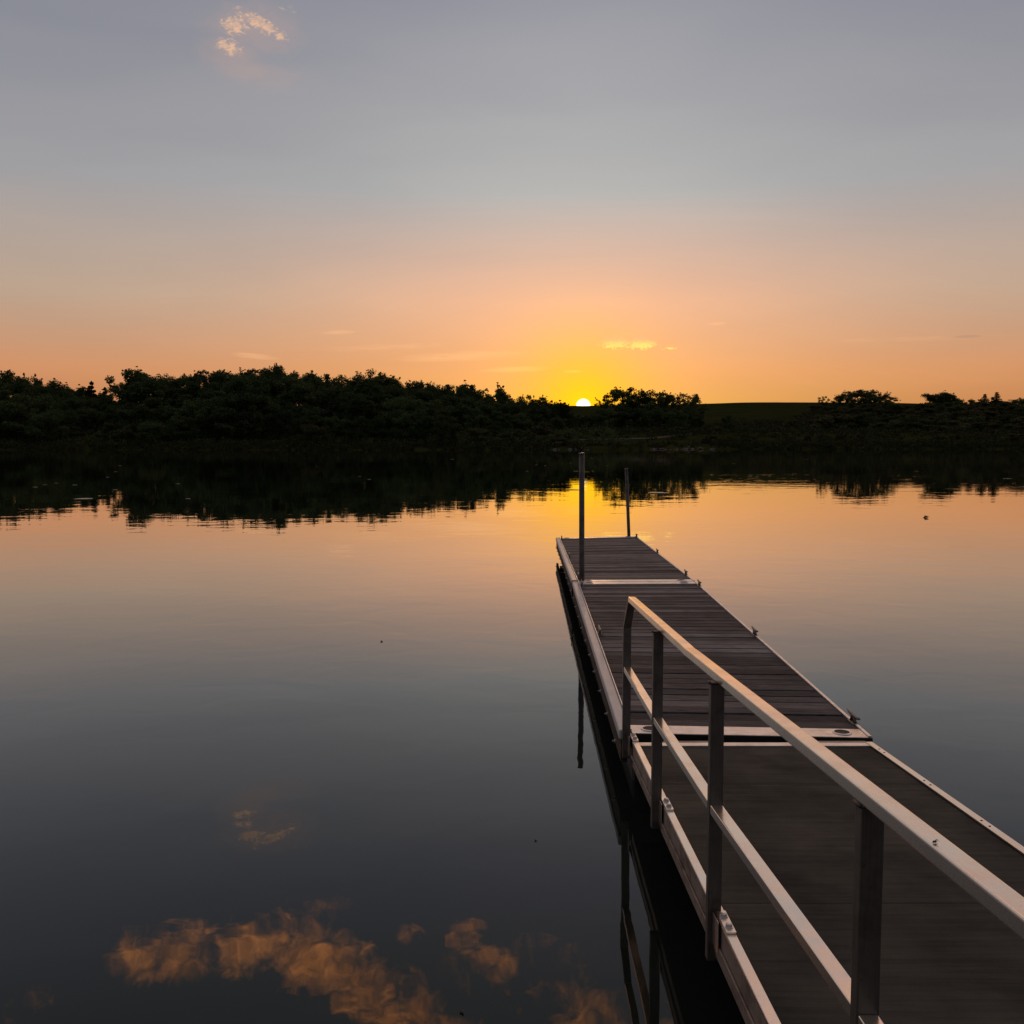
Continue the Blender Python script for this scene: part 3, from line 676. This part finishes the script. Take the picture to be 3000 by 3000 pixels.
def dock_section(S, label, cleats_l, cleats_r, first):
    root = empty('dock_section', S.P(S.W / 2, .5)); tag(root, label, 'dock', 'sections of the dock')
    W, Ln = S.W, S.L; PL = .165
    m = MB(); l = PL + .006; i = 0
    while l < Ln - PL - .05:
        wd = .1385; m.cur = min(1, max(0, rnd.gauss(.5, .34)))
        if l + wd > Ln - PL: wd = Ln - PL - l - .006
        dz = rnd.gauss(0, .0020); da = rnd.uniform(-.004, .004)
        S.box(m, .078 + da, W - .024 + da, l, l + wd, -.036 + dz, dz)
        l += wd + rnd.uniform(.009, .019); i += 1
    m.build('decking', M['wood'], root, .0045, tint=True)
    m = MB(); S.box(m, 0, .070, .012, Ln - .012, -.045, .016); m.build('edge_bumper', M['bumper'], root, .012, seg=3)
    m = MB(); S.box(m, .0705, .077, .012, Ln - .012, -.04, .024); m.build('edge_trim', M['plate'], root, .001)
    m = MB(); S.box(m, W - .022, W, .012, Ln - .012, -.05, .008); m.build('edge_trim', M['plate'], root, .002)
    for a0, a1 in ((.012, .052), (W - .05, W - .003)):
        m = MB(); S.box(m, a0, a1, .012, Ln - .012, -.185, -.0505); m.build('side_board', M['side'], root, .004)
    m = MB()
    for a0 in (.3, .62, .94, 1.24): S.box(m, a0, a0 + .045, .05, Ln - .05, -.18, -.04)
    for y0 in (.001, Ln - .013): S.box(m, .080, W - .0535, y0, y0 + .012, -.15, -.0315)
    m.build('joist', M['dark'], root)
    for y0, y1 in ((0, PL), (Ln - PL, Ln)):
        m = MB(); S.box(m, .080, W - .0235, y0, y1, -.03, .004)
        pl = m.build('end_plate', M['plate'], root, .003)
        for a in (.20, W - .16):                       # pipe sleeves
            c = S.P(a, ((y0 + y1) / 2) / Ln, .0045)
            m = MB(); n = 20; ro, ri = .060, .047
            rg = [[c + Vector((r * math.cos(2 * math.pi * k / n), r * math.sin(2 * math.pi * k / n), h)) for k in range(n)] for r, h in ((ro, 0), (ro - .003, .006), (ri, .006), (ri, .001))]
            m.add([p for q in rg for p in q], [(j * n + k, j * n + (k + 1) % n, (j + 1) * n + (k + 1) % n, (j + 1) * n + k) for j in range(3) for k in range(n)])
            m.build('pipe_sleeve', M['plate'], pl)
            m = MB(); m.tube([c + Vector((0, 0, .001)), c + Vector((0, 0, .0025))], .046, 20); m.build('sleeve_hole', M['dark'], pl)
    if first:
        m = MB(); S.box(m, .078, W - .001, -.010, -.002, -.19, .001); m.build('dark_edge_cover', M['dark'], root)  # added dark cover that hides the bright plate edge from the water's reflection
    nf = 5
    for k in range(nf):                                # plastic floats under the deck
        l0 = .12 + k * (Ln - .2) / nf; m = MB(); S.box(m, .10, W - .10, l0, l0 + (Ln - .2) / nf - .16, -.62, -.186)
        m.build('float', M['dark'], root, .05)
    def cleat(a, l):
        m = MB()
        p = lambda da, dl, c: S.P(a + da, (l + dl) / Ln, c)
        m.hexa([p(-.022, -.06, .001), p(.022, -.06, .001), p(.022, .06, .001), p(-.022, .06, .001), p(-.018, -.055, .010), p(.018, -.055, .010), p(.018, .055, .010), p(-.018, .055, .010)])
        for d in (-.032, .032): m.tube([p(0, d, .008), p(0, d * .8, .03), p(0, d * .7, .046)], [.014, .010, .012], 8)
        m.tube([p(0, -.115, .058), p(0, -.08, .052), p(0, 0, .048), p(0, .08, .052), p(0, .115, .058)], [.006, .010, .0125, .010, .006], 8)
        m.build('cleat', M['steel'], root, smooth=True)
    for l in cleats_l: cleat(.105, l)
    for l in cleats_r: cleat(W - .014, l)
    m = MB()
    l = .35
    while l < Ln - .2:                                 # bolt ends and washers along the lower edge of the side board
        p = S.P(.012, l / Ln, -.16); m.tube([p + Vector((.004, 0, 0)), p + Vector((-.008, 0, 0))], .014, 8); m.tube([p, p + Vector((-.022, 0, 0))], .007, 6)
        l += .62
    m.build('bolt_row', M['bolt'], root)
    return root
near = Sec(NL, NR, SL, SR); farS = Sec(SL + Vector((0, .03, 0)), SR + Vector((0, .03, 0)), FL, FR_)
def along(S, Y): return (Y - S.q[0].y) / (S.q[2].y - S.q[0].y) * S.L
yc = lambda u, v, z: at_z(u, v, z).y
zd = SL.z
dock_section(near, 'grey plank dock section nearest the gangway, with cleats on both edges', [along(near, yc(1123 * K, 1186 * K, .42)), near.L - .30], [along(near, yc(1590 * K, 1342 * K, .40)), along(near, yc(1412 * K, 1190 * K, .40)), near.L - .33], True)
dock_section(farS, 'grey plank dock section at the far end, beyond the pale seam plates', [along(farS, yc(1067 * K, 1050 * K, .37)), .42, farS.L - .25], [.60, along(farS, yc(1238 * K, 1046 * K, .36)), farS.L - .16], False)
m = MB()                                               # dark rubber joint between the bumpers
m.box(SL.x - .005, SL.x + .074, SL.y - .016, SL.y + .046, SL.z - .19, SL.z + .021)
tag(m.build('rubber_joint', M['dark'], bevel=.006), 'black rubber joint between the two pale bumpers of the dock', 'joint')
def pipe(b, top, r, label, lean_to=None):
    root = empty('mooring_pipe', b); tag(root, label, 'mooring pipe', 'mooring pipes')
    d = (top - b); bot = b - d * ((b.z + 2.2) / d.z)
    m = MB(); m.tube([bot, b, top], r, 20); m.build('pipe', M['pipe'], root, .0, smooth=True)
    m = MB(); m.tube([top - d.normalized() * .004, top + d.normalized() * .012], r * 1.12, 20); m.build('pipe_cap', M['steel'], root, .004)
pb = at(1704.4, 1698, 12.12); pipe(pb, at(1704.4, 1329, 12.12), .034, 'tall upright grey pipe standing at the seam of the dock, left side')
pipe(at(1842.6, 1573, 18.10), at(1835, 1374, 18.10), .030, 'thinner leaning dark pipe at the far right corner of the dock')

# ------------------------------------------------------------------ gangway and its handrail
XR, XL = .750, .714
g0, g1_ = at_x(1870, 2172, XR), at_x(2290, 3000, XR)
def zc(Y): return lerp(g0.z, g1_.z, (Y - g0.y) / (g1_.y - g0.y))
GY1 = g0.y; GY0 = -2.4
XE = at(2555, 2166, GY1).x
gr = empty('gangway', (1.4, 2, zc(2)))
tag(gr, 'dark-floored metal gangway with a handrail along its left side, sloping down to the dock', 'gangway')
def lbox(m, x0, x1, y0, y1, d0, d1):                   # box that follows the slope; d measured from the curb top
    m.hexa([(x0, y0, zc(y0) + d0), (x1, y0, zc(y0) + d0), (x1, y1, zc(y1) + d0), (x0, y1, zc(y1) + d0), (x0, y0, zc(y0) + d1), (x1, y0, zc(y0) + d1), (x1, y1, zc(y1) + d1), (x0, y1, zc(y1) + d1)])
y = GY0; m = MB()
edges = [GY0, -.9, .55, 1.98, 3.42, 4.86, GY1 - .075]
for a, b_ in zip(edges, edges[1:]): lbox(m, XR + .001, XE - .042, a + .0015, b_ - .0015, -.05, -.012)
m.build('floor_panel', M['floor'], gr, .002)
m = MB(); lbox(m, XR + .001, XE - .001, GY1 - .072, GY1, -.06, -.006); m.build('threshold_strip', M['plate'], gr, .003)
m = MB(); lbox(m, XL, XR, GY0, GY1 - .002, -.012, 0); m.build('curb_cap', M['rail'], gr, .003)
m = MB(); lbox(m, XL + .003, XR - .003, GY0, GY1 - .004, -.155, -.0125); lbox(m, XL - .006, XL + .002, GY0, GY1 - .004, -.10, -.085); m.build('side_channel', M['curb'], gr, .003)
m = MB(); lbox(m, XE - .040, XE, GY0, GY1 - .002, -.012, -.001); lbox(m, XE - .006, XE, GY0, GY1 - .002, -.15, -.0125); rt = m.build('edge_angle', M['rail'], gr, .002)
m = MB()
for Y in np.arange(-1.9, GY1 - .2, .61):
    for d in (0, .075):
        p = Vector((XE - .021, Y + d, zc(Y + d) - .0012)); m.tube([p, p + Vector((0, 0, .0016))], .0055, 10)
m.build('rivet_hole', M['dark'], rt)
m = MB()
for Y in np.arange(-2.0, GY1 - .1, .75): lbox(m, XR + .001, XE - .007, Y, Y + .05, -.15, -.051)
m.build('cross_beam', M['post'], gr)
for x0, x1 in ((XR + .15, XR + .50), (XE - .36, XE - .03)):   # hinge bars across the gap
    m = MB(); lbox(m, x0, x1, GY1 + .003, GY1 + .03, -.05, -.004); m.build('hinge_bar', M['steel'], gr, .004)
# posts: front face positions
def y_on_curb(u, v):
    d = ray(u, v); lo, hi = .5, 9.0
    f = lambda Y: HC + d.z * Y / d.y - zc(Y)
    for _ in range(60):
        mid = (lo + hi) / 2
        if f(mid) > 0: lo = mid
        else: hi = mid
    return lo
TOP = [at(1840.4, 1748, 5.74), at(2004, 1896, 3.92), at(2518.5, 2309, 1.95), at(3000, 2691, 1.33)]
MID = [at(1828, 1944, 5.93), at(2065, 2311, 3.50), at(2527.6, 2972, 1.95)]
def ext(a, b_, Y): return a + (b_ - a) * ((Y - a.y) / (b_.y - a.y))
RW, RH = .043, .033
nearEnd = ext(TOP[1], (TOP[2] + TOP[3]) / 2, -1.75)
def line_pt(pts, Y):
    if Y > pts[1].y: return ext(pts[0], pts[1], Y)
    return ext(pts[1], pts[2], Y)
def ring(p, w_, h_):
    return [(p.x, p.y, p.z - h_), (p.x + w_, p.y, p.z - h_), (p.x + w_, p.y, p.z), (p.x, p.y, p.z)]
TP = [TOP[0], TOP[1], (TOP[2] + TOP[3]) / 2]
def dense(Ys, pts):
    return [line_pt(pts, Y) for Y in Ys]
tr = [line_pt(TP, Y) for Y in (TP[0].y, 4.35, 4.0)] + [line_pt(TP, 3.92) + Vector((0, 0, -.001)), line_pt(TP, 3.8)] + [line_pt(TP, Y) for Y in (2.6, 1.33, 0, -1.75)]
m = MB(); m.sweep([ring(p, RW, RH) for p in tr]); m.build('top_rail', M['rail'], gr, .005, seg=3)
PY = [y_on_curb(1857, 2151), y_on_curb(1940, 2341), y_on_curb(2122, 2672), 1.95, .52, -1.0]
UL = [1825.5, 1913.5, 2083.5, 2535]
PW, PD = .048, .040
posts = []
for i, Y in enumerate(PY):
    if i < 4: x = at(UL[i], 2000, Y).x
    else: x = .703
    x1 = min(x + PW, XL - .0008) if i < 3 else x + PW
    posts.append((x, Y))
    bot = zc(Y) - .15 - (.03 if i == 2 else 0)
    rt_ = line_pt(TP, Y); m = MB()
    xb = XL - .001 - PW if i >= 3 else x                # foot sits on the outside of the curb
    if i == 0:                                          # end post: upper part bends toward the end of the top rail
        zk = at(UL[0], 1840, Y).z
        e = TP[0]
        r1 = [(x, Y, bot), (x + PW, Y, bot), (x + PW, Y + PD, bot), (x, Y + PD, bot)]
        r2 = [(x, Y, zk), (x + PW, Y, zk), (x + PW, Y + PD, zk + .01), (x, Y + PD, zk + .01)]
        zt = e.z - RH - .0006
        r3 = [(e.x + .0005, e.y - .0, zt), (e.x + RW - .0005, e.y - .0, zt), (e.x + RW - .0005, e.y + .036, e.z - .002), (e.x + .0005, e.y + .036, e.z - .002)]
        r3 = [(e.x + .0005, e.y + .0006, zt), (e.x + RW - .0005, e.y + .0006, zt), (e.x + RW - .0005, e.y + .03, e.z - .001), (e.x + .0005, e.y + .03, e.z - .001)]
        m.sweep([r1, r2, r3])
    else:
        zt0 = line_pt(TP, Y).z - RH - .0006; zt1 = line_pt(TP, Y + PD).z - RH - .0006
        m.sweep([[(x, Y, bot), (x + PW, Y, bot), (x + PW, Y + PD, bot), (x, Y + PD, bot)], [(x, Y, zt0), (x + PW, Y, zt0), (x + PW, Y + PD, zt1), (x, Y + PD, zt1)]])
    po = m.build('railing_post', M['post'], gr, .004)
    m = MB(); lbox(m, XL + .002, XR + .001, Y - .175, Y - .004, .0006, .008); lbox(m, XL - .009, XL - .0065, Y - .10, Y - .004, -.11, .006)
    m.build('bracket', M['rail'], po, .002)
    for d in (-.135, -.055):
        p = Vector(((XL + XR) / 2 + .002, Y + d, zc(Y + d) + .008)); m = MB(); m.tube([p, p + Vector((0, 0, .004))], .0145, 12); m.tube([p + Vector((0, 0, .004)), p + Vector((0, 0, .011)), p + Vector((0, 0, .014))], [.0115, .0105, .005], 12)
        m.build('bolt', M['bolt'], po)
    m = MB()                                            # weld bead under the rail
    if i > 0:
        z_ = line_pt(TP, Y).z - RH - .004
        m.tube([(x - .001, Y - .002, z_), (x + PW / 2, Y - .003, z_ - .001), (x + PW + .001, Y - .002, z_)], .0035, 6)
        m.tube([(x - .002, Y + PD * k, z_ + (line_pt(TP, Y + PD * k).z - line_pt(TP, Y).z)) for k in (0, .5, 1)], [.005, .006, .004], 6)
        m.build('weld', M['pipe'], po, smooth=True)
for i in range(len(PY) - 1):                            # mid rail, butted between the posts
    Ya, Yb = PY[i] - .0006, PY[i + 1] + PD + .0006
    pts = [Ya] + ([3.5] if Yb < 3.5 < Ya else []) + [Yb]
    st = []
    for Y in pts:
        p = line_pt(MID, Y); f = (Ya - Y) / (Ya - Yb); p.x = lerp(posts[i][0], posts[i + 1][0], f) + .0025
        st.append(ring(p, .043, .033))
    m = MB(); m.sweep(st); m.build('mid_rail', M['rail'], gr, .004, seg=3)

# ------------------------------------------------------------------ small things
def fly_at(p):
    m = MB(); m.tube([p + Vector((-.006, -.002, .004)), p + Vector((-.002, 0, .0055)), p + Vector((.004, .001, .005)), p + Vector((.007, .002, .004))], [.0012, .0032, .003, .001], 8)
    for s in (-1, 1):
        a = p + Vector((.001, .001, .0075)); m.add([a, a + Vector((.009, s * .002, .001)), a + Vector((.013, s * .007, .001)), a + Vector((.006, s * .006, .001)), a + Vector((.006, s * .0055, .0016))], [(0, 1, 2, 3), (0, 3, 4), (0, 1, 4)])
        for d in (-.003, .001, .004): m.tube([p + Vector((d, 0, .004)), p + Vector((d * 1.5, s * .006, .0005))], .0006, 4)
    return tag(m.build('fly', M['fly'], smooth=True), 'tiny black fly resting on the top handrail at right', 'fly')
pf = line_pt(TP, 1.70); fp = at(2730, 2461, 1.63); pf = line_pt(TP, 1.63); fl = fly_at(Vector((0, 0, 0))); fl.location = (pf.x + .009, 1.63, pf.z); fl.scale = (.6, .6, .6)
def pad_mesh(seed):
    g = random.Random(seed); m = MB(); n = 14
    out = [(math.cos(2 * math.pi * k / n) * .5 * g.uniform(.75, 1.1), math.sin(2 * math.pi * k / n) * .5 * g.uniform(.75, 1.1)) for k in range(n)]
    m.add([(x, y, -.004) for x, y in out] + [(x, y, .006 + g.uniform(0, .006)) for x, y in out] + [(0, 0, .012)],
          [(k, (k + 1) % n, n + (k + 1) % n, n + k) for k in range(n)] + [(n + k, n + (k + 1) % n, 2 * n) for k in range(n)])
    o = m.build('floating_leaf', M['pad']); me = o.data; bpy.data.objects.remove(o); return me
pads = [pad_mesh(i) for i in range(4)]
def c1p(x, y): return (x * .3333, 611.8 + y * .3333)
def c2p(x, y): return (579.6 + x * .3333, 611.8 + y * .3333)
def c3p(x, y): return (1094.8 + x * .4333, 611.8 + y * .4333)
PADS = [(*c1p(200, 922), 10), (*c1p(255, 908), 6), (*c1p(320, 900), 7), (*c1p(425, 910), 9), (*c1p(650, 937), 9), (*c1p(680, 800), 7), (*c1p(655, 835), 7), (*c1p(610, 866), 6), (*c1p(1008, 903), 5), (*c1p(1790, 803), 4),
      (*c2p(298, 862), 4), (*c2p(352, 878), 4), (*c2p(820, 764), 7), (*c2p(1245, 833), 5), (*c2p(1298, 795), 5), (*c2p(1348, 800), 3), (*c2p(1490, 785), 5), (*c2p(1608, 758), 6), (*c2p(1697, 800), 3), (*c2p(1618, 831), 4), (*c2p(1520, 832), 9),
      (*c3p(985, 590), 9), (*c3p(1463, 640), 8), (*c3p(740, 661), 9), (*c3p(768, 663), 4), (*c3p(1860, 672), 16), (*c3p(668, 607), 7), (*c3p(572, 655), 5), (355, 941, 9)]
for i, (x_, y_, w_) in enumerate(PADS):
    p = at_z(x_ * K, y_ * K, .003)
    o = bpy.data.objects.new('floating_leaf', pads[i % 4]); col.objects.link(o); o.location = (p.x, p.y, 0); s = max(.2, w_ / 1835 * p.y); o.scale = (s, s * .8, 1)
    o.rotation_euler.z = rnd.uniform(-.3, .3)
    tag(o, 'small pale leaf floating flat in the dark reflection of the far bank', 'leaf', 'leaves floating in the dark reflection')
for x_, y_, w_, lab in ((158, 941, 32, 'long pale raft of leaves floating at the left edge of the dark reflection'), (1241, 929.5, 38, 'oval pale raft of leaves floating in the mirrored trees right of the pipes'),
                        (1082, 924, 24, 'bright leaf raft floating beside the tall mooring pipe')):
    p = at_z(x_ * K, y_ * K, .003); s = w_ / 1835 * p.y
    o = bpy.data.objects.new('leaf_raft', pads[2].copy()); col.objects.link(o); o.location = (p.x, p.y, 0); o.scale = (s, s * 1.3, 1.2); tag(o, lab, 'leaf raft')
def clump(x_, y_, size, label, cat, name, n=7):
    p = at_z(x_ * K, y_ * K, .0); g = random.Random(int(x_)); m = MB()
    for k in range(n):
        a = g.uniform(0, 6.28); r = size * .28 * g.random() ** .5; c = Vector((p.x + r * math.cos(a) * 1.4, p.y + r * math.sin(a), .004 + size * .04 * k))
        b_ = g.uniform(0, 6.28); L_ = size * g.uniform(.25, .5); d = Vector((math.cos(b_), math.sin(b_), g.uniform(-.1, .35))) * L_; e = Vector((-math.sin(b_), math.cos(b_), .1)) * L_ * .4
        m.add([c - d, c + e + Vector((0, 0, L_ * .15)), c + d, c - e, c + Vector((0, 0, L_ * .3)), c - Vector((0, 0, .006))], [(0, 1, 4), (1, 2, 4), (2, 3, 4), (3, 0, 4), (1, 0, 5), (2, 1, 5), (3, 2, 5), (0, 3, 5)])
    return tag(m.build(name, M['twig']), label, cat)
clump(1747, 977, .15, 'dark leaf clump floating alone on the orange water at right', 'leaf clump', 'leaf_clump', 9)
clump(720, 1211, .04, 'small dark curled leaf floating on the grey open water at left', 'leaf', 'floating_leaf', 3)
clump(1012, 1587, .016, 'tiny speck of leaf floating on the dark water left of the gangway', 'leaf', 'floating_leaf', 3)
clump(872, 1911, .022, 'dead leaf floating among the mirrored clouds at the bottom', 'leaf', 'floating_leaf', 4)

# ------------------------------------------------------------------ view
vs_ = sc.view_settings; vs_.view_transform = 'Standard'; vs_.look = 'None'; vs_.exposure = 0; vs_.gamma = 1; vs_.use_curve_mapping = False
sc.render.engine = 'CYCLES'
sc.cycles.max_bounces = 6; sc.cycles.glossy_bounces = 4; sc.cycles.diffuse_bounces = 3; sc.cycles.transmission_bounces = 2
sc.cycles.use_denoising = True; sc.cycles.caustics_reflective = False; sc.cycles.caustics_refractive = False
